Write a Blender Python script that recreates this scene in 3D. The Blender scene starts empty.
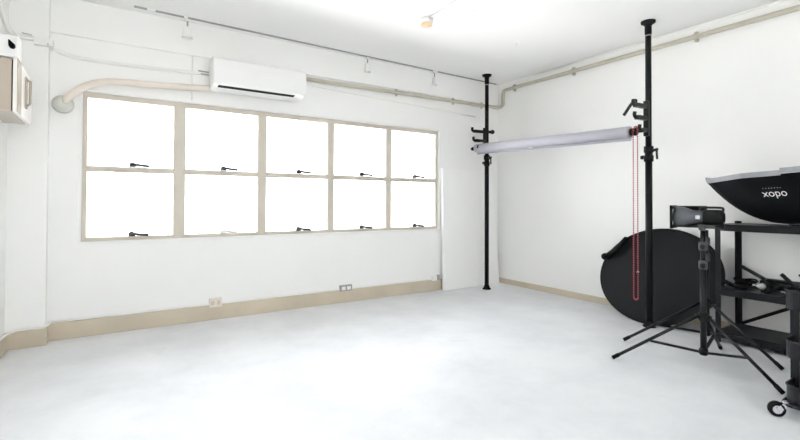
import bpy, bmesh, math, random
from mathutils import Vector as V, Matrix
random.seed(7)
C = bpy.context.scene.collection
PI = math.pi
H = 2.6                      # ceiling height; floor z=0, window wall at y=0, right wall at x=0

# ------------------------------------------------------------------ materials
def mat(name, col, rough=.5, metal=0., noise=0., nscale=8., bump=0., bscale=60., spec=.5):
    m = bpy.data.materials.new(name); m.use_nodes = True
    nt = m.node_tree; b = nt.nodes['Principled BSDF']
    b.inputs['Base Color'].default_value = (*col, 1); b.inputs['Roughness'].default_value = rough
    b.inputs['Metallic'].default_value = metal; b.inputs['Specular IOR Level'].default_value = spec
    tc = nt.nodes.new('ShaderNodeTexCoord')
    if noise:
        n = nt.nodes.new('ShaderNodeTexNoise'); n.inputs['Scale'].default_value = nscale; n.inputs['Detail'].default_value = 4
        nt.links.new(tc.outputs['Object'], n.inputs['Vector'])
        r = nt.nodes.new('ShaderNodeValToRGB')
        r.color_ramp.elements[0].position = .3; r.color_ramp.elements[1].position = .7
        r.color_ramp.elements[0].color = (*[c*(1-noise) for c in col], 1)
        r.color_ramp.elements[1].color = (*[min(1, c*(1+noise*.3)) for c in col], 1)
        nt.links.new(n.outputs['Fac'], r.inputs['Fac']); nt.links.new(r.outputs['Color'], b.inputs['Base Color'])
    if bump:
        n2 = nt.nodes.new('ShaderNodeTexNoise'); n2.inputs['Scale'].default_value = bscale
        nt.links.new(tc.outputs['Object'], n2.inputs['Vector'])
        bp = nt.nodes.new('ShaderNodeBump'); bp.inputs['Strength'].default_value = bump; bp.inputs['Distance'].default_value = .01
        nt.links.new(n2.outputs['Fac'], bp.inputs['Height']); nt.links.new(bp.outputs['Normal'], b.inputs['Normal'])
    return m

M = {}
M['wall'] = mat('white painted wall', (.90, .90, .885), .75, bump=.05, noise=.015, nscale=1.3)
M['ceiling'] = mat('white ceiling paint', (.90, .90, .895), .85, noise=.01, nscale=1.)
M['plaster'] = mat('white trim paint', (.88, .88, .87), .5, noise=.01)
M['beige'] = mat('beige skirting paint', (.62, .545, .43), .55, noise=.12, nscale=3.)
M['frame'] = mat('cream window frame paint', (.62, .57, .49), .45, noise=.03)
M['pipe'] = mat('cream pipe paint', (.78, .71, .635), .45, noise=.03)
M['olive'] = mat('greyish cream conduit paint', (.53, .50, .42), .45, noise=.06)
M['white'] = mat('white plastic', (.86, .86, .85), .4, noise=.01)
M['conduit'] = mat('white conduit plastic', (.86, .86, .84), .45, noise=.02)
M['grey'] = mat('grey plastic', (.38, .38, .39), .45, noise=.03)
M['cap'] = mat('pale grey green plastic', (.60, .61, .56), .5, noise=.03)
M['iron'] = mat('dark grey casting', (.06, .06, .066), .45, noise=.05)
M['rail'] = mat('grey track metal', (.36, .35, .34), .5, metal=.2, noise=.05)
M['black'] = mat('black powder coat', (.006, .006, .007), .42, noise=.2, nscale=20, spec=.22)
M['blackm'] = mat('black satin metal', (.008, .0085, .010), .34, noise=.15, nscale=20, spec=.3)
M['rubber'] = mat('black rubber', (.005, .005, .0055), .7, noise=.2, spec=.2)
M['fabric'] = mat('black nylon fabric', (.009, .010, .012), .62, spec=.2, noise=.25, nscale=6, bump=.12, bscale=9)
M['soft'] = mat('black softbox fabric', (.004, .005, .0065), .6, noise=.2, nscale=10, bump=.05, bscale=40, spec=.12)
M['silver'] = mat('silver lining fabric', (.36, .37, .39), .5, metal=.25, noise=.15, nscale=30)
M['gun'] = mat('gunmetal reflector', (.13, .14, .155), .28, metal=.7, noise=.05)
M['shelf'] = mat('charcoal shelf paint', (.012, .0125, .0145), .45, noise=.15, nscale=15, spec=.22)
M['cart'] = mat('charcoal cart enamel', (.015, .016, .020), .42, noise=.1, nscale=15, spec=.25)
M['chrome'] = mat('chrome metal', (.62, .63, .65), .25, metal=.9, noise=.03)
M['roll'] = mat('lavender grey paper', (.47, .47, .525), .7, noise=.03, nscale=5)
M['cardboard'] = mat('brown card core', (.33, .24, .2), .8, noise=.1)
M['red'] = mat('red bead plastic', (.42, .06, .075), .4, noise=.05)
M['redp'] = mat('faded red paint', (.55, .22, .2), .5, noise=.05)
M['peach'] = mat('peach lamp cover', (.86, .66, .44), .5, noise=.05)
M['cabinet'] = mat('beige enamel', (.50, .43, .355), .12, noise=.04, nscale=4)
M['door'] = mat('pale glare enamel', (.88, .87, .84), .2, noise=.01)  # pale tone paints in the glare on the beige cabinet's door
M['board'] = mat('white board', (.91, .91, .90), .6, noise=.01)
M['slot'] = mat('dark air slot', (.004, .004, .0045), .6, noise=.1, spec=.1)
M['letter'] = mat('white print', (.8, .8, .8), .6, noise=.02)

# floor: glossy white epoxy with scuffs
def floor_mat():
    m = bpy.data.materials.new('white epoxy floor'); m.use_nodes = True
    nt = m.node_tree; b = nt.nodes['Principled BSDF']; L = nt.links.new
    tc = nt.nodes.new('ShaderNodeTexCoord')
    n1 = nt.nodes.new('ShaderNodeTexNoise'); n1.inputs['Scale'].default_value = 1.4; n1.inputs['Detail'].default_value = 7; n1.inputs['Roughness'].default_value = .65
    n2 = nt.nodes.new('ShaderNodeTexNoise'); n2.inputs['Scale'].default_value = 5.; n2.inputs['Detail'].default_value = 6; n2.inputs['Distortion'].default_value = .8
    r1 = nt.nodes.new('ShaderNodeValToRGB'); r1.color_ramp.elements[0].position = .33; r1.color_ramp.elements[1].position = .6
    r1.color_ramp.elements[0].color = (.665, .678, .70, 1); r1.color_ramp.elements[1].color = (.775, .787, .805, 1)
    r2 = nt.nodes.new('ShaderNodeValToRGB'); r2.color_ramp.elements[0].position = .24; r2.color_ramp.elements[1].position = .36
    r2.color_ramp.elements[0].color = (.92, .92, .92, 1); r2.color_ramp.elements[1].color = (1, 1, 1, 1)
    mx = nt.nodes.new('ShaderNodeMix'); mx.data_type = 'RGBA'; mx.blend_type = 'MULTIPLY'; mx.inputs[0].default_value = 1
    for n in (n1, n2): L(tc.outputs['Object'], n.inputs['Vector'])
    L(n1.outputs['Fac'], r1.inputs['Fac']); L(n2.outputs['Fac'], r2.inputs['Fac'])
    L(r1.outputs['Color'], mx.inputs[6]); L(r2.outputs['Color'], mx.inputs[7]); L(mx.outputs[2], b.inputs['Base Color'])
    b.inputs['Roughness'].default_value = .38
    mp = nt.nodes.new('ShaderNodeMapRange'); mp.inputs[3].default_value = .42; mp.inputs[4].default_value = .6
    b.inputs['Specular IOR Level'].default_value = .35
    L(n2.outputs['Fac'], mp.inputs[0]); L(mp.outputs[0], b.inputs['Roughness'])
    return m
M['floor'] = floor_mat()

def glass_mat():
    m = bpy.data.materials.new('clear window glass'); m.use_nodes = True
    nt = m.node_tree; nt.nodes.clear()
    o = nt.nodes.new('ShaderNodeOutputMaterial'); t = nt.nodes.new('ShaderNodeBsdfTransparent')
    g = nt.nodes.new('ShaderNodeBsdfGlossy'); g.inputs['Roughness'].default_value = .02
    f = nt.nodes.new('ShaderNodeFresnel'); f.inputs['IOR'].default_value = 1.3
    x = nt.nodes.new('ShaderNodeMixShader')
    nt.links.new(f.outputs[0], x.inputs[0]); nt.links.new(t.outputs[0], x.inputs[1]); nt.links.new(g.outputs[0], x.inputs[2])
    nt.links.new(x.outputs[0], o.inputs[0]); return m
M['glass'] = glass_mat()

# ------------------------------------------------------------------ mesh builder (world coordinates)
def basis(d):
    d = V(d).normalized(); a = V((0, 0, 1)) if abs(d.z) < .9 else V((1, 0, 0))
    u = d.cross(a).normalized(); return d, u, d.cross(u).normalized()

class MB:
    def __init__(s): s.bm = bmesh.new()
    def face(s, vs, smooth=False):
        try:
            f = s.bm.faces.new(vs); f.smooth = smooth; return f
        except ValueError: return None
    def box(s, lo, hi):
        v = [s.bm.verts.new((x, y, z)) for z in (lo[2], hi[2]) for y in (lo[1], hi[1]) for x in (lo[0], hi[0])]
        for i in ((0, 2, 3, 1), (4, 5, 7, 6), (0, 1, 5, 4), (2, 6, 7, 3), (0, 4, 6, 2), (1, 3, 7, 5)): s.face([v[k] for k in i])
        return s
    def hexa(s, p):                                   # 4 bottom + 4 top points
        v = [s.bm.verts.new(q) for q in p]
        for i in ((3, 2, 1, 0), (4, 5, 6, 7), (0, 1, 5, 4), (1, 2, 6, 5), (2, 3, 7, 6), (3, 0, 4, 7)): s.face([v[k] for k in i])
        return s
    def obox(s, c, ax, ay, az):                       # oriented box: centre, three half vectors
        c, ax, ay, az = V(c), V(ax), V(ay), V(az)
        return s.hexa([c-ax-ay-az, c+ax-ay-az, c+ax+ay-az, c-ax+ay-az, c-ax-ay+az, c+ax-ay+az, c+ax+ay+az, c-ax+ay+az])
    def bar(s, a, b, w, t, up=(0, 0, 1)):             # rectangular bar from a to b
        a, b = V(a), V(b); d = b-a; n = d.normalized(); sd = n.cross(V(up)).normalized(); u = sd.cross(n)
        return s.obox((a+b)/2, d/2, sd*w/2, u*t/2)
    def ring(s, c, u, w, r, n, ru=1, rw=1): return [s.bm.verts.new(V(c)+u*math.cos(2*PI*i/n)*r*ru+w*math.sin(2*PI*i/n)*r*rw) for i in range(n)]
    def skin(s, rings, close=True, cap=True, smooth=True):
        n = len(rings[0])
        for A, B in zip(rings, rings[1:]):
            for i in range(n if close else n-1): s.face([A[i], A[(i+1) % n], B[(i+1) % n], B[i]], smooth)
        if cap: s.face(rings[0][::-1]); s.face(rings[-1])
        return s
    def lathe(s, o, d, prof, n=20, cap=True):         # prof: (distance along d, radius)
        d, u, w = basis(d); o = V(o)
        return s.skin([s.ring(o+d*t, u, w, max(r, .0004), n) for t, r in prof], cap=cap)
    def cyl(s, a, b, r, n=16, r2=None):
        a, b = V(a), V(b); L = (b-a).length
        return s.lathe(a, b-a, [(0, r), (L, r if r2 is None else r2)], n)
    def tube(s, pts, r, n=12, closed=False):
        pts = [V(p) for p in pts]; rings = []; up = None
        for i, p in enumerate(pts):
            t = (pts[min(i+1, len(pts)-1)]-pts[max(i-1, 0)]).normalized()
            if up is None: _, up, _ = basis(t)
            w = t.cross(up).normalized(); up = w.cross(t).normalized()
            rings.append(s.ring(p, up, w, r, n))
        return s.skin(rings)
    def ball(s, c, r, n=10, sc=(1, 1, 1)):
        c = V(c); k = max(4, n//2+1); X, Y = V((sc[0], 0, 0)), V((0, sc[1], 0))
        rings = [s.ring(c+V((0, 0, -math.cos(PI*j/k)*r*sc[2])), X, Y, max(math.sin(PI*j/k)*r, r*.02), n) for j in range(k+1)]
        return s.skin(rings)
    def prism(s, pts, off, smooth=False):             # planar polygon extruded by off
        off = V(off); a = [s.bm.verts.new(V(p)) for p in pts]; b = [s.bm.verts.new(V(p)+off) for p in pts]
        return s.skin([a, b], smooth=smooth)
    def build(s, name, m, parent=None, loc=None, bevel=0, smooth_angle=True):
        if parent is not None: org = ORG[parent.name]
        elif loc is not None: org = V(loc)
        else: org = V((0, 0, 0))
        bmesh.ops.recalc_face_normals(s.bm, faces=s.bm.faces)
        bmesh.ops.translate(s.bm, verts=s.bm.verts, vec=-org)
        me = bpy.data.meshes.new(name); s.bm.to_mesh(me); s.bm.free()
        o = bpy.data.objects.new(name, me); C.objects.link(o); me.materials.append(M[m] if isinstance(m, str) else m)
        if parent is not None: o.parent = parent
        else: o.location = org
        ORG[o.name] = org
        if bevel:
            b = o.modifiers.new('bevel', 'BEVEL'); b.width = bevel; b.segments = 2; b.limit_method = 'ANGLE'; b.angle_limit = .7
        return o
ORG = {}
def tag(o, label, cat, group=None):
    o['label'] = label; o['category'] = cat
    if group: o['group'] = group
    return o
def thing(name, label, cat, loc, group=None):
    o = bpy.data.objects.new(name, None); C.objects.link(o); o.location = loc; o.empty_display_size = .1
    ORG[o.name] = V(loc); return tag(o, label, cat, group)
def struct(o):
    o['kind'] = 'structure'; return o
def smooth_path(pts, k=6):
    pts = [V(p) for p in pts]; out = []
    for i in range(len(pts)-1):
        p0, p1, p2, p3 = pts[max(i-1, 0)], pts[i], pts[i+1], pts[min(i+2, len(pts)-1)]
        for j in range(k):
            t = j/k
            out.append(.5*((2*p1)+(p2-p0)*t+(2*p0-5*p1+4*p2-p3)*t*t+(3*p1-p0-3*p2+p3)*t**3))
    return out+[pts[-1]]
def round_corner(a, b, c, r, n=6):
    a, b, c = V(a), V(b), V(c); p, q = b+(a-b).normalized()*r, b+(c-b).normalized()*r
    return [p*(1-t)**2+b*2*t*(1-t)+q*t*t for t in [i/n for i in range(n+1)]]

# ------------------------------------------------------------------ setting
XL, YB = -4.905, -7.2
WX0, WX1, WZ0, WZ1 = -4.48, -.985, .7315, 1.904
struct(MB().box((XL-.2, YB-.2, -.1), (.2, .2, 0)).build('floor', 'floor'))
struct(MB().box((XL-.2, YB-.2, H), (.2, .2, H+.12)).build('ceiling', 'ceiling'))
w = MB()
w.box((XL-.2, 0, 0), (WX0, .2, H)).box((WX1, 0, 0), (.2, .2, H)).box((WX0, 0, 0), (WX1, .2, WZ0)).box((WX0, 0, WZ1), (WX1, .2, H))
struct(w.build('wall_back', 'wall'))
struct(MB().box((0, YB, 0), (.2, 0, H)).build('wall_right', 'wall'))
struct(MB().box((XL-.2, YB, 0), (XL, 0, H)).build('wall_left', 'wall'))
struct(MB().box((XL, -.105, 0), (-4.683, 0, H)).build('trim_1', 'wall'))            # pillar in the left corner
struct(MB().box((-4.683, -.022, 2.317), (0, 0, H)).build('trim_2', 'wall', bevel=.004))        # shallow ceiling beam
RL, RX = -4.5, -2.5
# rear of the studio, behind the camera: wall with a window added for fill
w = MB()
w.box((XL-.2, YB-.2, 0), (.2, YB, .75)).box((XL-.2, YB-.2, 2.3), (.2, YB, H)).box((XL-.2, YB-.2, .75), (RL, YB, 2.3)).box((RX, YB-.2, .75), (.2, YB, 2.3))
struct(w.build('wall_front', 'wall'))
rw = MB()
for x in (RL, (RL+RX)/2, RX-.04): rw.box((x, YB-.1, .75), (x+.04, YB-.06, 2.3))
for z in (.75, 2.26): rw.box((RL, YB-.1, z), (RX, YB-.06, z+.04))
rwo = struct(rw.build('fill_window', 'frame'))
MB().box((RL+.02, YB-.085, .77), (RX-.02, YB-.08, 2.28)).build('glass', 'glass', rwo)

# skirting
struct(MB().box((-4.683, -.014, 0), (0, 0, .131)).build('baseboard_back', 'beige', bevel=.004))
struct(MB().box((-.012, YB, 0), (0, -.014, .066)).build('baseboard_right', 'beige', bevel=.003))
struct(MB().box((XL, YB, 0), (XL+.014, -.119, .125)).build('baseboard_left', 'beige', bevel=.004))
b = MB(); b.box((XL, -.119, 0), (-4.669, -.105, .122)); b.box((-4.683, -.105, 0), (-4.669, -.014, .122))
struct(b.build('baseboard_pillar', 'beige', bevel=.003))

# window: fixed frame with ten top-hung lights
win = thing('window_1', 'wide ten-pane white-lit window', 'window', ((WX0+WX1)/2, .05, WZ0))
del win['label']; del win['category']; struct(win)
fy0, fy1 = .022, .075
MX = [-3.794, -3.085, -2.377, -1.674]; MW = [.094, .082, .074, .07]; ZT = 1.320
f = MB()
f.box((WX0+.0005, fy0+.001, WZ0+.028), (WX0+.032, fy1-.001, WZ1-.04)).box((WX1-.032, fy0+.001, WZ0+.028), (WX1-.0005, fy1-.001, WZ1-.04))
f.box((WX0+.0005, fy0, WZ0+.0005), (WX1-.0005, fy1, WZ0+.03)).box((WX0+.0005, fy0, WZ1-.042), (WX1-.0005, fy1, WZ1-.0005))
for x, ww in zip(MX, MW): f.box((x-ww/2, fy0+.001, WZ0+.028), (x+ww/2, fy1-.001, WZ1-.04))
f.build('window_frame', 'frame', win, bevel=.003)
xs = [WX0+.032]+sum([[x-ww/2, x+ww/2] for x, ww in zip(MX, MW)], [])+[WX1-.032]
f = MB()
for i in range(5): f.box((xs[2*i], fy0+.002, ZT-.038), (xs[2*i+1], fy1-.003, ZT+.008))
f.build('transom', 'frame', win, bevel=.003)
MB().box((WX0+.01, .045, WZ0+.01), (WX1-.01, .049, WZ1-.01)).build('glass', 'glass', win)
t = MB(); a = .012
for lo, hi in (((WX0-.022, WZ1), (WX1+.022, WZ1+.02)), ((WX0-.022, WZ0-.022), (WX1+.022, WZ0)), ((WX0-.022, WZ0), (WX0, WZ1)), ((WX1, WZ0), (WX1+.022, WZ1))):
    t.box((lo[0], -a, lo[1]), (hi[0], .001, hi[1]))
t.build('casing', 'plaster', win, bevel=.003)
for row, z in enumerate((ZT+.008, WZ0+.03)):
    for i in range(5):
        xc = (xs[2*i]+xs[2*i+1])/2+.03
        h = MB(); h.box((xc-.052, fy0-.014, z+.0005), (xc-.004, fy0+.004, z+.034))
        h.lathe((xc-.03, fy0-.006, z+.021), (0, -1, 0), [(0, .021), (.018, .019), (.024, .010)], 14)
        h.tube(smooth_path([(xc-.03, fy0-.02, z+.021), (xc+.0, fy0-.03, z+.018), (xc+.045, fy0-.034, z+.013), (xc+.09, fy0-.03, z+.010)], 4), .0115, 8)
        o = h.build('handle', 'conduit' if (row == 1 and i == 1) else 'iron', win)
        if row == 1 and i == 1: o['label'] = 'pale white window handle'

# ------------------------------------------------------------------ wall services
# air conditioner
ac = thing('air_conditioner', 'white wall-mounted split air conditioner with a dark air slot, above the window', 'air conditioner', (-3.15, 0, 2.03))
x0, x1 = -3.572, -2.752
prof = [(-.036, 2.292), (-.17, 2.292), (-.215, 2.284), (-.238, 2.262), (-.246, 2.20), (-.245, 2.065), (-.238, 2.048), (-.036, 2.019)]
bm_ = MB().prism([(x0, y, z) for y, z in prof], (x1-x0, 0, 0))
bm_.build('housing', 'white', ac, bevel=.008)
zu = lambda y: 2.048+(y+.238)*(-.029/.202)
ya, yb = -.214, -.162
MB().hexa([(x0+.045, ya, zu(ya)-.0015), (x1-.10, ya, zu(ya)-.0015), (x1-.10, yb, zu(yb)-.0015), (x0+.045, yb, zu(yb)-.0015),
           (x0+.045, ya, zu(ya)+.01), (x1-.10, ya, zu(ya)+.01), (x1-.10, yb, zu(yb)+.01), (x0+.045, yb, zu(yb)+.01)]).build('air_slot', 'slot', ac)
ya, yb = -.157, -.075
MB().hexa([(x0+.03, ya, zu(ya)-.003), (x1-.07, ya, zu(ya)-.003), (x1-.07, yb, zu(yb)-.003), (x0+.03, yb, zu(yb)-.003),
           (x0+.03, ya, zu(ya)+.006), (x1-.07, ya, zu(ya)+.006), (x1-.07, yb, zu(yb)+.006), (x0+.03, yb, zu(yb)+.006)]).build('louver', 'white', ac)
MB().box((x0+.004, -.2475, 2.098), (x1-.004, -.2425, 2.103)).build('front_seam', 'conduit', ac)

# cream hose from AC down to a cap in the wall
t = thing('drain_pipe', 'thick cream pipe curving from a round wall cap over the window to the air conditioner', 'pipe', (-4.6, -.04, 1.79))
pts = [(-4.585, -.03, 1.80), (-4.56, -.055, 1.84), (-4.50, -.06, 1.905), (-4.43, -.06, 1.95), (-4.34, -.06, 1.982), (-4.2, -.06, 2.0), (-3.95, -.06, 2.012), (-3.7, -.06, 2.03), (-3.552, -.06, 2.045)]
MB().tube(smooth_path(pts), .027, 14).build('pipe', 'pipe', t)
MB().lathe((-4.602, 0, 1.782), (0, -1, .25), [(0, .07), (.02, .07), (.04, .058), (.05, .036), (.052, .028)], 24).build('wall_cap', 'cap', t)

# conduit from AC to corner and onto the right wall
t = thing('wall_conduit', 'beige conduit pipe running from the air conditioner round the corner along the right wall', 'pipe', (-.02, -.04, 2.28))
R = .021
cpath = [V((-2.752, -.05, 2.262)), V((-1.5, -.05, 2.275))]
cpath += [V((-.5, -.05, 2.284))]
cpath += round_corner((-.5, -.05, 2.284), (-.032, -.05, 2.287), (-.032, -.125, 2.30), .05, 4)
cpath += round_corner((-.032, -.06, 2.29), (-.032, -.125, 2.30), (-.032, -.125, 2.5), .035, 4)
cpath += round_corner((-.032, -.125, 2.36), (-.032, -.125, 2.497), (-.032, -.3, 2.497), .055, 5)
cpath += [V((-.032, -.3, 2.497)), V((-.032, -1.5, 2.497)), V((-.032, -3.3, 2.497)), V((-.032, -4.6, 2.497))]
MB().tube(cpath, R, 12).build('pipe', 'olive', t)
def clampx(x, z): MB().lathe((x-.015, -.05, z), (1, 0, .01), [(0, .026), (.03, .026)], 14).box((x-.012, -.05, z-.04), (x+.012, -.034, z+.04)).build('pipe_clip', 'olive', t, bevel=.002)
def clampy(y): MB().lathe((-.032, y-.015, 2.497), (0, 1, 0), [(0, .028), (.03, .028)], 14).box((-.035, y-.012, 2.455), (0, y+.012, 2.54)).build('pipe_clip', 'olive', t, bevel=.002)
for x, z in ((-2.72, 2.262), (-1.62, 2.274), (-.80, 2.281), (-.33, 2.284)): clampx(x, z)
for y in (-.31, -1.17, -2.40, -3.6): clampy(y)

# thin white cable below conduit
tag(MB().tube([(-2.6, -.004, 2.212), (-1.7, -.004, 2.186), (-.813, -.004, 2.154), (-.4, -.004, 2.14)], .005, 8).build('thin_cable', 'conduit', None, (-1.6, 0, 2.18)),
    'thin white cable on the wall just under the beige conduit pipe', 'cable')

# white conduit left, with a junction box at the pillar
t = thing('surface_cable', 'white surface cable sagging from the left wall across the pillar to the air conditioner', 'cable', (-4.66, -.12, 2.2))
pts = [(XL+.014, -.62, 2.36), (XL+.014, -.42, 2.275), (XL+.016, -.26, 2.228), (XL+.04, -.122, 2.222), (-4.79, -.118, 2.216), (-4.72, -.118, 2.212)]
MB().tube(smooth_path(pts), .017, 10).build('cable', 'conduit', t)
pts = [(-4.66, -.03, 2.195), (-4.58, -.014, 2.163), (-4.4, -.014, 2.15), (-4.1, -.014, 2.155), (-3.8, -.014, 2.165), (-3.585, -.016, 2.176)]
MB().tube(smooth_path(pts), .014, 10).build('cable', 'conduit', t)
MB().box((-4.765, -.137, 2.175), (-4.655, -.03, 2.232)).build('junction_box', 'white', t, bevel=.004)
MB().lathe((-4.685, -.137, 2.188), (0, 1, 0), [(0, .006), (.004, .006)], 10).build('screw', 'grey', t)
MB().cyl((-4.83, -.138, 2.242), (-4.775, -.138, 2.236), .004, 8).build('cable_tie', 'grey', t)
m = MB(); m.cyl((-3.66, -.03, 2.19), (-3.575, -.036, 2.186), .006, 8)
m.build('pipe_end', 'grey', t)
m = MB(); m.cyl((-3.64, -.03, 2.166), (-3.575, -.036, 2.163), .006, 8); m.build('pipe_end', 'grey', t)
tag(MB().tube([(-3.705, -.006, 2.315), (-3.705, -.006, 1.93)], .006, 8).build('vertical_cable', 'conduit', None, (-3.705, 0, 1.93)),
    'thin white vertical cable on the wall left of the air conditioner', 'cable')

# cable along the skirting
pts = [(XL+.022, -.7, .15), (XL+.02, -.3, .137), (XL+.05, -.128, .128), (-4.76, -.126, .138), (-4.675, -.122, .142), (-4.655, -.05, .15), (-4.62, -.012, .148), (-4.3, -.010, .139), (-3.8, -.010, .140), (-3.2, -.010, .1385), (-2.4, -.010, .139), (-1.6, -.010, .1385), (-1.0, -.010, .139)]
tag(MB().tube(smooth_path(pts), .0075, 8).build('skirting_cable', 'conduit', None, (-3, 0, .14)), 'thin white cable lying along the top of the beige baseboard', 'cable')

# outlets
t = thing('wall_outlet', 'beige wall outlet on the baseboard edge under the second window column', 'outlet', (-3.5, -.014, .10), 'outlets along the window wall')
MB().box((-3.553, -.026, .112), (-3.447, 0, .19)).build('cover', 'pipe', t, bevel=.004)
for x in (-3.525, -3.475): MB().box((x-.014, -.03, .13), (x+.014, -.02, .17)).build('socket', 'frame', t, bevel=.002)
t = thing('wall_outlet', 'grey double wall outlet on the baseboard edge under the fourth window column', 'outlet', (-2.22, -.014, .10), 'outlets along the window wall')
MB().box((-2.29, -.026, .118), (-2.15, 0, .18)).build('cover', 'grey', t, bevel=.004)
for x in (-2.25, -2.19): MB().box((x-.02, -.031, .132), (x+.02, -.02, .166)).build('socket', 'white', t, bevel=.002)
t = thing('wall_outlet', 'small white outlet box with a grey plug beside the leaning white board', 'outlet', (-1.05, -.014, .11), 'outlets along the window wall')
MB().box((-1.10, -.034, .118), (-1.03, 0, .175)).build('cover', 'white', t, bevel=.004)
MB().box((-1.028, -.045, .125), (-.995, -.012, .185)).build('plug', 'grey', t, bevel=.004)

# beige cabinet on the left wall
bx0, bx1, by0, by1, bz0, bz1 = XL-.004, -4.76, -.79, -.235, 1.578, 1.893
t = thing('electrical_cabinet', 'beige metal cabinet with a long upright handle on the left wall', 'cabinet', (bx0, -.5, bz0))
MB().box((bx0, by0, bz0), (bx1-.028, by1, bz1)).build('body', 'cabinet', t, bevel=.004)
# door front coloured pale to stand for glare, with a beige stile
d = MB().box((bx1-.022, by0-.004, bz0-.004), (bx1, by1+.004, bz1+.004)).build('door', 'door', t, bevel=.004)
MB().box((bx1-.03, by0+.008, bz0+.008), (bx1-.02, by1-.008, bz1-.008)).build('gasket', 'rubber', t)
MB().box((bx1-.002, by0-.0055, bz0-.002), (bx1+.0015, by0+.13, bz1+.002)).build('stile', 'cabinet', d)
h = MB(); h.box((bx1, -.53, bz0+.07), (bx1+.008, -.47, bz1-.045)); h.tube([(bx1+.004, -.5, bz1-.06), (bx1+.024, -.5, bz1-.07), (bx1+.024, -.5, bz0+.1), (bx1+.004, -.5, bz0+.085)], .008, 8)
h.build('handle', 'cabinet', d)
# white box with black knob above
t = thing('white_box', 'small white plastic box with a black teardrop knob on top of the beige cabinet', 'box', (-4.81, -.73, bz1+.004))
MB().box((XL+.01, -.80, bz1+.004), (-4.755, -.70, bz1+.135)).build('housing', 'white', t, bevel=.01)
MB().lathe((-4.778, -.807, bz1+.052), (-.45, 0, 1), [(0, .006), (.006, .013), (.02, .016), (.035, .011), (.055, .003)], 12).build('knob', 'rubber', t)
tag(MB().tube([(XL+.02, -.66, 2.60), (XL+.02, -.66, 2.40), (XL+.02, -.66, 2.325)], .016, 10).build('red_pipe', 'redp', None, (XL+.02, -.66, 2.325)),
    'short faded red pipe on the left wall at the upper left corner', 'pipe')

# ------------------------------------------------------------------ ceiling: track with spots, lamp
t = thing('lighting_track', 'thin grey lighting track along the ceiling above the window wall', 'track', (-2.1, -.05, H))
def rail(xa, xb, m='rail'):
    ya, yb = -.108+.095*(xa+4)/3.94, -.108+.095*(xb+4)/3.94
    return MB().bar((xa, ya-.03, H-.006), (xb, yb-.03, H-.006), .012, .012).build('rail' if m == 'rail' else 'connector', m, t)
rail(-4.0, -3.79); rail(-3.76, -1.13); rail(-1.06, -.07); rail(-3.79, -3.76, 'white'); rail(-1.13, -1.06, 'white'); rail(-4.06, -4.0, 'white'); rail(-4.15, -4.06)
def spot(x, y, z, label, s=1):
    t = thing('track_spotlight', label, 'spotlight', (x, y, H-.012), 'white spotlights on the ceiling track')
    MB().box((x-.022*s, y-.012, H-.03), (x+.022*s, y+.012, H-.012)).build('adapter', 'white', t, bevel=.003)
    MB().cyl((x, y, H-.03), (x, y, H-.078), .007*s, 10).build('stem', 'grey', t)
    MB().lathe((x, y, H-.075), (0, 0, -1), [(0, .012*s), (.01, .03*s), (.025, .035*s), (.085, .042*s), (.092, .040*s), (.085, .034*s), (.05, .03*s), (.045, .002)], 20).build('lamp_head', 'white', t)
    m = MB(); n = 24
    m.tube([(x+.041*s*math.cos(2*PI*i/n), y+.041*s*math.sin(2*PI*i/n), H-.166) for i in range(n+1)], .0035, 8)
    m.build('rim', 'conduit', t)
spot(-3.76, -.115, 2.43, 'largest of the white ceiling spotlights, hanging left of the air conditioner')
spot(-2.01, -.085, 2.43, 'small white ceiling spotlight hanging right of the air conditioner', .8)
spot(-1.10, -.065, 2.43, 'small white ceiling spotlight hanging nearest the black poles', .8)

t = thing('ceiling_lamp', 'small round ceiling lamp with a peach cover on a white base', 'lamp', (-2.06, -1.21, H))
MB().lathe((-2.06, -1.21, H), (0, 0, -1), [(0, .055), (.03, .055), (.04, .048)], 24).build('base', 'white', t)
MB().lathe((-2.06, -1.21, H-.04), (0, 0, -1), [(0, .046), (.008, .049), (.020, .044), (.028, .025), (.030, .001)], 24).build('cover', 'peach', t)
tag(MB().tube([(-2.064, -1.27, H-.011), (-2.075, -1.6, H-.011), (-2.1, -2.4, H-.011)], .010, 8).build('ceiling_conduit', 'conduit', None, (-2.08, -1.6, H)),
    'white conduit on the ceiling leading to the small peach lamp', 'conduit')
for (x, y, lb) in ((-1.846, -1.563, 'small white ceiling hook right of the peach lamp'), (-.968, -1.216, 'small white ceiling hook between the peach lamp and the far wall')):
    tag(MB().lathe((x, y, H), (0, 0, -1), [(0, .014), (.005, .012), (.007, .004), (.016, .004), (.018, .001)], 12).build('ceiling_hook', 'conduit', None, (x, y, H)), lb, 'hook', 'hooks on the ceiling')
tag(MB().tube([(-.012, -.6, H-.011), (-.012, -4.4, H-.011)], .010, 8).build('corner_conduit', 'conduit', None, (-.012, -2.5, H)),
    'thin white conduit along the top edge of the right wall', 'conduit')

# ------------------------------------------------------------------ leaning white board
t = MB().hexa([(-.966, -.088, 0), (-.04, -.075, 0), (-.04, -.038, 0), (-.966, -.045, 0),
               (-.966, -.052, 1.458), (-.162, -.052, 1.456), (-.162, -.015, 1.456), (-.966, -.012, 1.458)])
tag(t.build('foam_board', 'board', None, (-.5, -.06, 0), bevel=.003), 'tall white board leaning on the wall in the far corner', 'board')

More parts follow.
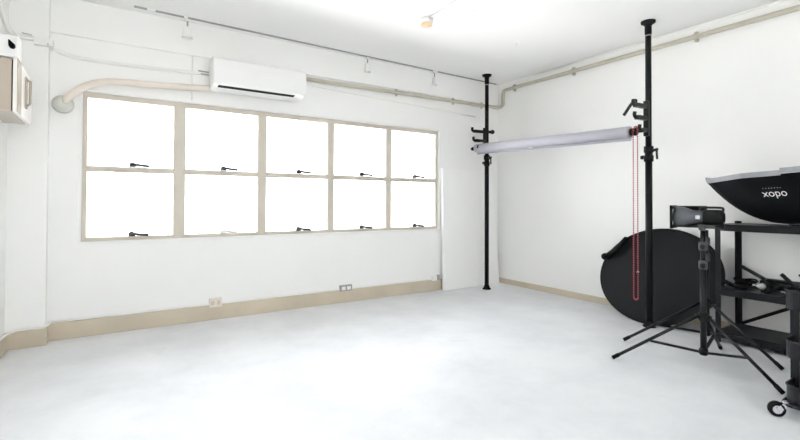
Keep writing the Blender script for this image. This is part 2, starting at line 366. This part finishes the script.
# ------------------------------------------------------------------ poles and backdrop roll
def pole(name, x, y, label, hooks, collar_z, rr):
    t = thing(name, label, 'pole', (x, y, 0), 'black floor-to-ceiling poles')
    MB().cyl((x, y, .02), (x, y, collar_z), rr, 18).build('lower_tube', 'black', t)
    MB().cyl((x, y, collar_z), (x, y, H-.05), rr*.88, 18).build('upper_tube', 'black', t)
    MB().lathe((x, y, 0), (0, 0, 1), [(0, .05), (.01, .05), (.022, .036), (.05, rr+.002)], 20).build('foot_pad', 'rubber', t)
    MB().lathe((x, y, H), (0, 0, -1), [(0, .058), (.016, .056), (.026, .036), (.04, rr), (.11, rr)], 20).build('top_pad', 'rubber', t)
    MB().lathe((x, y, H-.128), (0, 0, 1), [(0, rr*.95), (.008, rr*.95)], 18).build('ring', 'grey', t)
    k = MB().lathe((x, y, collar_z-.07), (0, 0, 1), [(0, rr*1.35), (.05, rr*1.4), (.055, rr*1.1), (.075, rr*1.1), (.08, rr*1.4), (.13, rr*1.35)], 18)
    c = k.build('lock_collar', 'black', t)
    m = MB(); m.cyl((x, y-.028, collar_z+.02), (x, y-.075, collar_z+.03), .012, 10); m.cyl((x, y-.065, collar_z+.035), (x, y-.07, collar_z-.055), .009, 8)
    MB().lathe((x, y+.03, collar_z-.03), (0, 1, 0), [(0, .010), (.012, .010), (.014, .017), (.034, .017)], 12).build('knob', 'blackm', c)
    m.build('lever', 'blackm', c)
    z0, z1 = min(hooks), max(hooks)
    MB().box((x-.045, y-.022, z0-.05), (x-.02, y+.022, z1+.05)).build('hook_plate', 'blackm', t, bevel=.004)
    for i, z in enumerate(hooks):
        m = MB(); tip = x-.115 if i == len(hooks)-1 else x-.21+.02*i
        m.bar((x-.03, y, z), (tip, y, z-.005), .034, .034)
        m.tube(smooth_path([(tip+.02, y, z), (tip-.012, y, z-.004), (tip-.026, y, z+.012), (tip-.022, y, z+.036)], 4), .015, 8)
        m.build('hook', 'blackm', t)
    if y > -1:                                      # tightening knob at the top hook
        z = hooks[0]
        m = MB(); m.cyl((x+.02, y, z+.005), (x+.085, y, z+.01), .018, 10); m.lathe((x+.08, y, z+.01), (1, 0, .1), [(0, .02), (.01, .028), (.03, .022), (.04, .006)], 10)
        m.build('clamp_knob', 'blackm', t)
    return t
pole('support_pole', -.466, -.279, 'black floor-to-ceiling pole in front of the white leaning board', [1.90, 1.79, 1.695], 1.56, .0265)
p2 = pole('support_pole', -.449, -2.211, 'black floor-to-ceiling pole in front of the black oval reflector bag', [1.865, 1.765, 1.665], 1.47, .0275)
m = MB(); m.tube(smooth_path([(-.62, -2.19, 1.90), (-.645, -2.17, 1.87), (-.665, -2.13, 1.80), (-.67, -2.12, 1.785)], 4), .013, 8); m.ball((-.62, -2.19, 1.90), .02)
m.build('lever', 'blackm', p2)

rA, rB = V((-.565, -.205, 1.703)), V((-.565, -2.118, 1.6525)); rd = (rB-rA).normalized()
t = thing('backdrop_roll', 'long roll of pale lavender grey backdrop paper hung between the two black poles', 'paper roll', tuple((rA+rB)/2))
m = MB(); d_, u_, w_ = basis(rd)
n = 40
prof = [(0, .047), (0.002, .051), ((rB-rA).length-.002, .051), ((rB-rA).length, .047)]
m.lathe(rA, rd, prof, n); m.build('paper', 'roll', t)
m = MB(); dn = V((.012, 0, -.05)); m.obox((rA+rB)/2+V((.016, 0, -.058)), (rB-rA)/2, V((.006, 0, .014)), V((.0012, 0, -.0006))); m.build('loose_edge', 'roll', t)
m = MB(); mid = rA+(rB-rA)*.44; m.obox(mid+V((-.005, 0, -.052)), rd*.018, V((.014, 0, 0)), V((0, 0, .004))); m.build('tape', 'letter', t)
for e, s in ((rA, -1), (rB, 1)):
    MB().lathe(e, rd*s, [(0, .036), (.006, .036)], 24).build('core', 'cardboard', t)
    MB().lathe(e+rd*s*.004, rd*s, [(0, .028), (.02, .028), (.025, .014), (.05, .014), (.053, .022), (.07, .022), (.074, .012), (.09, .012)] if s < 0 else
               [(0, .03), (.012, .03), (.014, .014), (.022, .014), (.024, .034), (.05, .034), (.052, .012), (.11, .012)], 16).build('spindle', 'blackm', t)
# red bead chain looped over the roll's drive wheel
t = MB(); cy = rB.y-.066; zb, zt = .262, rB.z+.005
def bead_line(y0, y1, z0, z1, n):
    for i in range(n):
        s = i/(n-1); t.ball((-.612, y0+(y1-y0)*s, z0+(z1-z0)*s), .0064, 6)
for dx in (-.018, .018):
    y = cy+dx
    bead_line(y-.0035, y-.0035, zt, zb, 74)
for i in range(7):
    a = PI*i/6; t.ball((-.612, cy-.0035+.018*math.cos(a), zb-.018*math.sin(a)), .0066, 6)
    t.ball((-.608, cy-.0035+.018*math.cos(a), zt+.03*math.sin(a)), .0066, 6)
for dx in (-.018, .018): t.cyl((-.612, cy-.0035+dx, zb), (-.612, cy-.0035+dx, zt), .0014, 6)
tag(t.build('bead_chain', 'red', None, (-.612, cy, zb)), 'long red bead chain loop hanging from the right end of the paper roll', 'chain')

# ------------------------------------------------------------------ oval reflector bag leaning on the right wall
tilt, yaw, RR, asp = .423, -.05, .441, 1.215
base = V((-.386, -2.135, 0)); hdir = V((math.sin(yaw), -math.cos(yaw), 0)); bdir = V((math.cos(yaw), math.sin(yaw), 0))
udir = bdir*math.sin(tilt)+V((0, 0, 1))*math.cos(tilt); ndir = hdir.cross(udir).normalized()
if ndir.x > 0: ndir = -ndir
cen = base+udir*RR+V((0, 0, .003))
def dpt(a, r, off=0): return cen+hdir*math.sin(a)*RR*asp*r-udir*math.cos(a)*RR*r+ndir*off
t = thing('reflector_bag', 'large black oval reflector disc in its zip bag leaning against the right wall', 'reflector', tuple(base))
n = 64; m = MB()
rings = [[m.bm.verts.new(dpt(2*PI*i/n, r, o)) for i in range(n)] for r, o in ((.02, -.006), (.6, -.008), (.97, -.007), (.995, -.004), (1., 0), (.995, .006), (.97, .010), (.6, .012), (.02, .013))]
m.skin(rings); m.build('bag', 'fabric', t)
m = MB(); m.tube([dpt(2*PI*i/n, .998, .006) for i in range(n+1)], .006, 8); m.build('piping', 'rubber', t)
# carrying strap along upper left edge
m = MB(); pts = [dpt(PI+1.12, .99, .02), dpt(PI+1.05, .93, .045), dpt(PI+.95, .90, .05), dpt(PI+.80, .90, .045), dpt(PI+.66, .93, .02)]
pts = [dpt(-(PI-1.30)+0*0, .985, .02), dpt(-(PI-1.20), .90, .05), dpt(-(PI-1.02), .86, .055), dpt(-(PI-.86), .90, .045), dpt(-(PI-.74), .97, .02)]
m.tube(smooth_path(pts), .026, 8); m.build('handle_strap', 'rubber', t)
m = MB(); m.ball(dpt(-(PI-1.32), 1.0, .02), .04, 10, (1, 1.1, .9)); m.build('strap_buckle', 'rubber', t)
m = MB(); m.obox(cen+ndir*.016+hdir*-.16+udir*.0, hdir*.008, udir*.007, ndir*.004); m.build('zip_pull', 'letter', t)

# ------------------------------------------------------------------ light stands
def stand(label, cx, cy, ang0, ztop, zsp, zbase, rad, rot_knob):
    t = thing('light_stand', label, 'light stand', (cx, cy, 0), 'black tripod light stands')
    MB().cyl((cx, cy, zbase), (cx, cy, .62), .0185, 16).build('base_tube', 'blackm', t)
    MB().cyl((cx, cy, .60), (cx, cy, ztop), .0145, 14).build('upper_tube', 'blackm', t)
    for zc in (.62, .74):
        c = MB().lathe((cx, cy, zc), (0, 0, 1), [(0, .021), (.01, .025), (.05, .025), (.06, .019)], 16).build('collar', 'iron', t)
        k = MB(); kd = V((math.cos(rot_knob), math.sin(rot_knob), 0)); o = V((cx, cy, zc+.03))
        k.cyl(o+kd*.02, o+kd*.045, .006, 8); k.lathe(o+kd*.04, kd, [(0, .014), (.02, .016), (.024, .01)], 10)
        k.build('knob', 'blackm', c)
    MB().lathe((cx, cy, zsp-.03), (0, 0, 1), [(0, .023), (.012, .028), (.05, .028), (.06, .022)], 18).build('leg_collar', 'black', t)
    MB().lathe((cx, cy, zbase-.012), (0, 0, 1), [(0, .019), (.008, .026), (.035, .026), (.045, .02)], 18).build('brace_collar', 'black', t)
    for a in ang0:
        rd_ = rad if not isinstance(a, tuple) else a[1]; a = a if not isinstance(a, tuple) else a[0]
        d = V((math.cos(a), math.sin(a), 0)); p0 = V((cx, cy, zsp))+d*.036; p1 = V((cx, cy, .014))+d*rd_
        lg = MB().cyl(p0, p1, .0102, 12).build('leg', 'blackm', t)
        dirv = (p1-p0).normalized()
        MB().cyl(p1-dirv*.045, p1+dirv*.004, .0125, 12).build('foot', 'rubber', lg)
        q = p0+(p1-p0)*.55+V((0, 0, -.010)); b0 = V((cx, cy, zbase+.008))+d*.024
        sd = V((-d.y, d.x, 0))
        MB().bar(b0, q, .016, .014).build('brace', 'blackm', t)
        m = MB(); m.cyl(p0-sd*.014, p0+sd*.014, .011, 10); m.build('hinge', 'black', lg)
    return t
def ang(cx, cy, x, y): return (math.atan2(y-cy, x-cx), math.hypot(x-cx, y-cy))
c1 = (-1.072, -2.885)
stand('black tripod light stand in front, carrying the studio flash', *c1, [ang(*c1, -1.457, -2.503), ang(*c1, -1.195, -3.325), ang(*c1, -.621, -2.804)], .8685, .318, .082, .5, 3.5)
c2 = (-.612, -2.712)
stand('black tripod light stand standing just behind the one with the flash', *c2, [ang(*c2, -1.017, -2.322), ang(*c2, -.750, -3.19), ang(*c2, -.16, -2.50)], .85, .318, .09, .52, 3.2)

# ------------------------------------------------------------------ studio flash on the front stand
hx, hy = c1; hz = .957
vd = V((hx+4.285, hy+4.24, 0)).normalized(); left = V((-vd.y, vd.x, 0))
ax = (left*math.cos(.16)+vd*math.sin(.16)).normalized(); sd = V((0, 0, 1)).cross(ax).normalized()   # sd points towards the camera side
if sd.dot(vd) > 0: sd = -sd
t = thing('studio_flash', 'black studio flash with a grey reflector and square barn door on the front stand', 'studio flash', (hx, hy, hz-.085))
o = V((hx, hy, hz))
m = MB(); m.lathe(o-ax*.112, ax, [(0, .036), (.004, .047), (.03, .05), (.10, .05), (.106, .047)], 24); m.build('body', 'black', t)
m = MB(); m.lathe(o-ax*.01, ax, [(0, .042), (.04, .042), (.065, .045), (.095, .058), (.12, .067), (.165, .069), (.167, .063), (.12, .058)], 28); m.build('reflector', 'gun', t)
m = MB(); m.lathe(o-ax*.116, ax, [(0, .03), (.004, .034)], 20); m.build('control_panel', 'rubber', t)
m = MB(); up = V((0, 0, 1)); hp = [o-ax*.105+up*.035, o-ax*.108+up*.052, o-ax*.095+up*.062, o-ax*.0+up*.062, o+ax*.012+up*.052, o+ax*.012+up*.038]
m.tube(smooth_path(hp, 3), .008, 8); m.build('handle', 'blackm', t)
m = MB(); m.obox(o+ax*.022+sd*.042, ax*.012, up*.012, sd*.003); m.build('badge', 'chrome', t)
fr = MB(); fc = o+ax*.165
for (a_, b_) in ((up, sd), (sd, up)):
    for s in (-1, 1): fr.obox(fc+a_*.064*s, a_*.0125, b_*.0765, ax*.006)
bd = fr.build('barn_door_frame', 'black', t)
MB().obox(fc-ax*.088-sd*.080, ax*.087, up*.073, sd*.0025).build('barn_door_flap', 'black', bd)
m = MB(); m.cyl(o-up*.088, o-up*.045, .014, 12); m.obox(o-up*.06-ax*.02, ax*.045, sd*.014, up*.012); m.cyl(o-up*.07+sd*.01, o-up*.07+sd*.045, .007, 8); m.lathe(o-up*.07+sd*.04, sd, [(0, .014), (.016, .015), (.02, .01)], 10)
m.build('mount_bracket', 'iron', t)
m = MB(); m.obox(o-up*.052-ax*.085, ax*.03, sd*.012, up*.012); m.build('power_socket', 'black', t)

# ------------------------------------------------------------------ metal shelf against the right wall
sx0, sx1, sy0, sy1 = -.42, -.035, -2.692, -3.75
t = thing('metal_shelf', 'charcoal three-tier metal shelf standing against the right wall', 'shelf', ((sx0+sx1)/2, (sy0+sy1)/2, 0))
for x, ys in ((sx0, (sy0, sy1)), (sx1, (sy0, sy1))):
    for y in ys:
        sx = 1 if x == sx0 else -1; sy = -1 if y == sy0 else 1
        m = MB(); m.box((min(x, x+sx*.036), min(y, y+sy*.004), 0), (max(x, x+sx*.036), max(y, y+sy*.004), .905)); m.box((min(x, x+sx*.004), min(y, y+sy*.036), 0), (max(x, x+sx*.004), max(y, y+sy*.036), .905))
        o_ = m.build('post', 'shelf', t)
for z in (.868, .384, .06):
    m = MB(); m.box((sx0-.002, sy1, z-.028), (sx0+.002, sy0, z+.022)); m.box((sx1-.002, sy1, z-.028), (sx1+.002, sy0, z+.022))
    m.box((sx0, sy0-.002, z-.028), (sx1, sy0+.002, z+.022)); m.box((sx0, sy1-.002, z-.028), (sx1, sy1+.002, z+.022))
    m.box((sx0, sy1, z+.014), (sx1, sy0, z+.022)); m.build('shelf_board', 'shelf', t, bevel=.002)
m = MB(); m.bar((sx1+.014, -2.72, .085), (sx1+.014, -3.74, .69), .024, .005, (1, 0, 0)); m.build('cross_brace', 'shelf', t)

# octagonal softbox lying rim up on the shelf
oc = V((-.30, -3.205, 0)); tiltx = .06; RS, DEP = .522, .320; zap = .897
def sp(ang_, r, drop, off=0.):     # drop: fraction of depth below rim
    q = V((RS*r*-math.sin(ang_), RS*r*math.cos(ang_), DEP*(1-drop)+off))
    q = Matrix.Rotation(-tiltx, 3, 'X') @ q
    return q+V((oc.x, oc.y+.03, zap+.01))
t = thing('octagonal_softbox', 'large black octagonal softbox with a silver rim lying face up on the metal shelf', 'softbox', (oc.x, oc.y, zap))
NA, NT = 8, 14; A0 = math.radians(27.5)
def octr(u):                        # radius factor along a straight octagon side, u in 0..1
    return math.cos(PI/8)/math.cos((u-.5)*PI/4)
def prof_(r): return 1-r            # placeholder
def drop_of(s): return 1-(1-(1-s))**2 if False else 1-s**2.5
SUB = 6
m = MB(); rings = []
for j in range(NT+1):
    s = .14+.86*j/NT
    ring = []
    for k in range(NA):
        for q in range(SUB):
            u = q/SUB; a = A0+(k+u)*PI/4
            f = octr(u); f = f+(1-f)*.25*(1-s)
            ring.append(m.bm.verts.new(sp(a, s*f, drop_of(s))))
    rings.append(ring)
m.skin(rings, cap=False)
inn = []
for j in range(NT, -1, -1):
    s = .14+.86*j/NT; ring = []
    for k in range(NA):
        for q in range(SUB):
            u = q/SUB; a = A0+(k+u)*PI/4; f = octr(u); f = f+(1-f)*.25*(1-s)
            ring.append(m.bm.verts.new(sp(a, s*f*.992, drop_of(s), .006)))
    inn.append(ring)
m.skin(inn, cap=False)
for A_, B_ in ((rings[0], inn[-1]),):
    for i in range(len(A_)): m.face([A_[i], A_[(i+1) % len(A_)], B_[(i+1) % len(A_)], B_[i]])
m.build('shell', 'soft', t)
def band(k0, k1, z0, z1, r0, r1, name):
    m = MB(); rr_ = []
    for (r, z) in ((r0, z0), (r1, z1), (r1-.02, z1), (r0-.02, z0)):
        row = []
        for i in range(round(k0*SUB), round(k1*SUB)+1):
            u = (i % SUB)/SUB; a = A0+i/SUB*PI/4; row.append(m.bm.verts.new(sp(a, r*octr(u), 0, z)))
        rr_.append(row)
    rr_.append(rr_[0])
    for P_, Q_ in zip(rr_, rr_[1:]):
        for i in range(len(P_)-1): m.face([P_[i], P_[i+1], Q_[i+1], Q_[i]])
    m.face([r[0] for r in rr_[:4]]); m.face([r[-1] for r in rr_[:4]])
    return m.build(name, 'silver', t)
band(0, 1.5, -.004, .028, 1.004, 1.022, 'rim_band'); band(1.5, 8, .008, .041, 1.006, 1.024, 'rim_band')
MB().lathe(tuple(sp(0, 0, 1, -.012)), (0, math.sin(tiltx), math.cos(tiltx)), [(0, .065), (.012, .075), (.02, .075), (.024, .07)], 24).build('mount_ring', 'chrome', t)
# lettering, upside down on the front panel (curved with it)
def lettering(body, size, k, uc, sc, name, smin=0):
    cu = bpy.data.curves.new(name, 'FONT'); cu.body = body; cu.size = size; cu.align_x = 'CENTER'; cu.align_y = 'CENTER'; cu.extrude = 0.
    tmp = bpy.data.objects.new('tmp', cu); C.objects.link(tmp)
    dg = bpy.context.evaluated_depsgraph_get(); me = bpy.data.meshes.new_from_object(tmp.evaluated_get(dg))
    bpy.data.objects.remove(tmp); bpy.data.curves.remove(cu)
    m = MB(); m.bm.from_mesh(me); bpy.data.meshes.remove(me)
    bmesh.ops.subdivide_edges(m.bm, edges=[e for e in m.bm.edges if e.calc_length() > size*.15], cuts=2)
    bmesh.ops.triangulate(m.bm, faces=m.bm.faces)
    side = 2*math.sin(PI/8)*RS
    for v in m.bm.verts:
        x, y = -v.co.x, -v.co.y             # turned by 180 degrees
        s = sc+y*.85/(RS*.95)
        u = uc+x/(side*s)
        a = A0+(k+u)*PI/4; f = octr(u); f = f+(1-f)*.25*(1-s)
        base_ = sp(a, s*f, drop_of(s)); c_ = sp(a, s*f*.9, drop_of(s)-.25)
        v.co = base_+(base_-c_).normalized()*.0035
    return m.build(name, 'letter', t)
TXT = [lettering('odox', .061, 1, .345, .83, 'lettering'), lettering('. . . . . . .', .03, 1, .33, .885, 'small_print')]

# things on the middle shelf
zs = .407
t = thing('folded_stand', 'folded black light stand lying lengthwise on the middle shelf', 'light stand', (-.12, -3.15, zs))
MB().cyl((-.11, -2.875, zs+.036), (-.12, -3.62, zs+.036), .021, 14).build('column', 'blackm', t)
for k, (dx, dz) in enumerate(((.036, -.020), (-.036, -.020), (-.02, .027))):
    MB().cyl((-.11+dx, -2.92, zs+.036+dz), (-.12+dx, -3.55, zs+.036+dz), .0145, 10).build('leg', 'blackm', t)
MB().lathe((-.11, -2.89, zs+.036), (0, -1, 0), [(0, .024), (.03, .028), (.04, .022)], 12).build('collar', 'black', t)
t = tag(MB().bar((-.058, -2.735, zs+.138), (-.085, -2.895, zs+.058), .022, .022).build('black_rod', 'blackm', None, (-.06, -2.9, zs+.02)), 'black rod slanting down against the rear post onto the middle shelf', 'rod')
def spring_clamp(x, y, z, rot, lean, label):
    t = thing('spring_clamp', label, 'clamp', (x, y, z), 'black clamps')
    d = V((math.cos(rot), math.sin(rot), 0)); u = V((0, 0, 1)); q = V((x, y, z))
    for s in (-1, 1):
        m = MB(); m.tube(smooth_path([q+u*.012, q+d*.014*s+u*.055, q+d*.034*s+u*.105+d*lean, q+d*.050*s+u*.15+d*lean*1.8], 4), .010, 8); m.build('jaw', 'rubber', t)
    MB().cyl(q+u*.045-V((d.y, -d.x, 0))*.014, q+u*.045+V((d.y, -d.x, 0))*.014, .009, 10).build('pivot', 'blackm', t)
    return t
def lying_clamp(x, y, rot, label):
    t = thing('spring_clamp', label, 'clamp', (x, y, zs), 'black clamps')
    d = V((math.cos(rot), math.sin(rot), 0)); sd_ = V((-d.y, d.x, 0)); q = V((x, y, zs+.012))
    for s in (-1, 1):
        MB().tube(smooth_path([q-d*.06+sd_*.006*s, q-d*.02+sd_*.016*s, q+d*.02+sd_*.018*s+V((0, 0, .012)), q+d*.08+sd_*.04*s+V((0, 0, .035))], 4), .009, 8).build('jaw', 'rubber', t)
    MB().cyl(q-V((0, 0, .008)), q+V((0, 0, .022)), .010, 10).build('pivot', 'blackm', t)
lying_clamp(-.335, -2.80, 1.75, 'black clamp at the left end of the middle shelf')
lying_clamp(-.33, -2.99, -.2, 'black clamp in front of the white bulb on the middle shelf')
lying_clamp(-.32, -3.12, -.6, 'black clamp furthest right of the white bulb on the middle shelf')
m = MB(); random.seed(3)
for k in range(4):
    r0 = .034+.005*k; n = 40
    m.tube([(-.13+r0*math.cos(2*PI*i/n)*1.2, -2.785+r0*math.sin(2*PI*i/n)*1.5, zs+.012+.011*k+.004*math.sin(3*2*PI*i/n+k)) for i in range(n+1)], .0055, 6)
m.tube(smooth_path([(-.17, -2.80, zs+.02), (-.22, -2.83, zs+.012), (-.25, -2.80, zs+.008), (-.27, -2.735, zs+.007)], 5), .0055, 6)
tag(m.build('coiled_cable', 'rubber', None, (-.13, -2.785, zs)), 'black cable coiled on the middle shelf beside the rear post', 'cable')
t = thing('light_bulb', 'small white bulb lying among black clamps on the middle shelf', 'light bulb', (-.22, -2.92, zs))
MB().lathe((-.22, -2.885, zs+.024), (-.2, -1, .0), [(0, .008), (.01, .012), (.024, .019), (.04, .023), (.052, .019), (.060, .009), (.062, .001)], 16).build('globe', 'letter', t)
MB().lathe((-.215, -2.86, zs+.024), (-.2, -1, .0), [(0, .008), (.004, .011), (.028, .011)], 12).build('cap', 'chrome', t)
m = MB(); m.box((-.27, -3.36, zs), (-.19, -3.04, zs+.014)); 
tag(m.build('flat_plate', 'chrome', None, (-.2, -3.2, zs), bevel=.004), 'flat grey metal plate lying on the middle shelf in front of the folded stand', 'plate')

# ------------------------------------------------------------------ rolling cart at the right edge
cx0, cx1, cy0, cy1 = -1.475, -1.12, -3.408, -3.86
t = thing('rolling_cart', 'charcoal three-tier rolling cart on casters at the right edge in front of the shelf', 'cart', ((cx0+cx1)/2, (cy0+cy1)/2, 0))
def rrect(x0, x1, y0, y1, r, n=6):
    out = []
    for cx, cy, a in ((x1-r, y1-r, 0), (x0+r, y1-r, PI/2), (x0+r, y0+r, PI), (x1-r, y0+r, 3*PI/2)):
        out += [(cx+r*math.cos(a+PI/2*i/n), cy+r*math.sin(a+PI/2*i/n)) for i in range(n+1)]
    return out
for zt_, hh in ((.618, .092), (.366, .082), (.148, .092)):
    m = MB(); o1 = rrect(cx0, cx1, cy1, cy0, .055); i1 = rrect(cx0+.004, cx1-.004, cy1+.004, cy0-.004, .052)
    rings = [[m.bm.verts.new((x, y, z)) for x, y in L_] for L_, z in ((o1, zt_-hh), (o1, zt_), (i1, zt_), (i1, zt_-hh+.006))]
    m.skin(rings, smooth=False); tr = m.build('tray', 'cart', t)
    m = MB(); m.tube([V((x, y, zt_)) for x, y in o1+o1[:1]], .005, 8); m.build('rim', 'cart', tr)
for y in (cy0-.004, cy1+.004):
    MB().box((-1.325, y-.018, .06), (-1.265, y+.018, .60)).build('post', 'cart', t, bevel=.003)
m = MB()
CA = V((-.80, -.60, 0)).normalized()
bt = rrect(cx0-.03, cx1+.03, cy1-.02, cy0+.0, .05); m.tube([V((x, y, .064)) for x, y in bt+bt[:1]], .010, 8); m.build('base_frame', 'cart', t)
for x, y in ((cx0-.045, cy0+.012), (cx1+.02, cy0-.0), (cx0-.02, cy1+.0), (cx1+.02, cy1+.0)):
    c = MB(); c.lathe((x, y, .036), CA, [(-.013, .028), (-.009, .036), (.009, .036), (.013, .028)], 24); w_ = c.build('caster', 'rubber', t)
    c = MB(); c.lathe((x, y, .036), CA, [(-.0145, .02), (.0145, .02)], 18)
    for s_ in (-1, 1): c.bar(V((x, y, .036))+V(CA)*.017*s_, V((x+.028, y-.028, .062))+V(CA)*.010*s_, .024, .004, CA)
    c.cyl((x+.028, y-.028, .056), (x+.028, y-.028, .076), .014, 10)
    c.build('fork', 'chrome', w_)
# clamps standing in the top tray
for x, y, lb in ((-1.38, -3.49, 'black clamp standing in the top tray of the rolling cart, nearest the cart corner'),
                 (-1.31, -3.545, 'black clamp standing in the top tray of the rolling cart, further from the cart corner')):
    spring_clamp(x, y, .534, PI/2, .035, lb)

# ------------------------------------------------------------------ light
wd = bpy.data.worlds.new('overcast daylight'); bpy.context.scene.world = wd; wd.use_nodes = True
nt = wd.node_tree; bg = nt.nodes['Background']
# bright overcast sky: lower half made brighter to push light onto the ceiling
tc = nt.nodes.new('ShaderNodeTexCoord'); sx = nt.nodes.new('ShaderNodeSeparateXYZ'); rp = nt.nodes.new('ShaderNodeValToRGB')
mp = nt.nodes.new('ShaderNodeMapRange'); mp.inputs[1].default_value = -.35; mp.inputs[2].default_value = .35
nt.links.new(tc.outputs['Generated'], sx.inputs[0]); nt.links.new(sx.outputs[2], mp.inputs[0]); nt.links.new(mp.outputs[0], rp.inputs['Fac'])
rp.color_ramp.elements[0].color = (1., .99, .97, 1); rp.color_ramp.elements[1].color = (.58, .60, .625, 1)
nt.links.new(rp.outputs['Color'], bg.inputs['Color']); bg.inputs['Strength'].default_value = 4.3

# ------------------------------------------------------------------ camera (f in pixels for an 800 px wide frame)
F, YAW, PIT, ROL, CY = 445.448, .996008, .0130638, .0033703, 196.1718
cd = bpy.data.cameras.new('camera'); cam = bpy.data.objects.new('camera', cd); C.objects.link(cam)
fw = V((math.cos(YAW)*math.cos(PIT), math.sin(YAW)*math.cos(PIT), math.sin(PIT)))
r_ = V((math.sin(YAW), -math.cos(YAW), 0)); u_ = r_.cross(fw)
r2 = r_*math.cos(ROL)+u_*math.sin(ROL); u2 = -r_*math.sin(ROL)+u_*math.cos(ROL)
mw = Matrix((r2, u2, -fw)).transposed().to_4x4(); mw.translation = V((-4.285395, -4.240164, 1.049293)); cam.matrix_world = mw
cd.sensor_fit = 'HORIZONTAL'; cd.sensor_width = 36; cd.lens = F/800*36; cd.shift_y = -(220-CY)/800; cd.clip_start = .02
sc = bpy.context.scene; sc.camera = cam
sc.view_settings.view_transform = 'Standard'; sc.view_settings.look = 'None'; sc.view_settings.gamma = 1
sc.view_settings.use_curve_mapping = False; sc.view_settings.exposure = 1.5
sc.cycles.max_bounces = 16; sc.cycles.diffuse_bounces = 10; sc.cycles.transparent_max_bounces = 12; sc.cycles.use_denoising = True
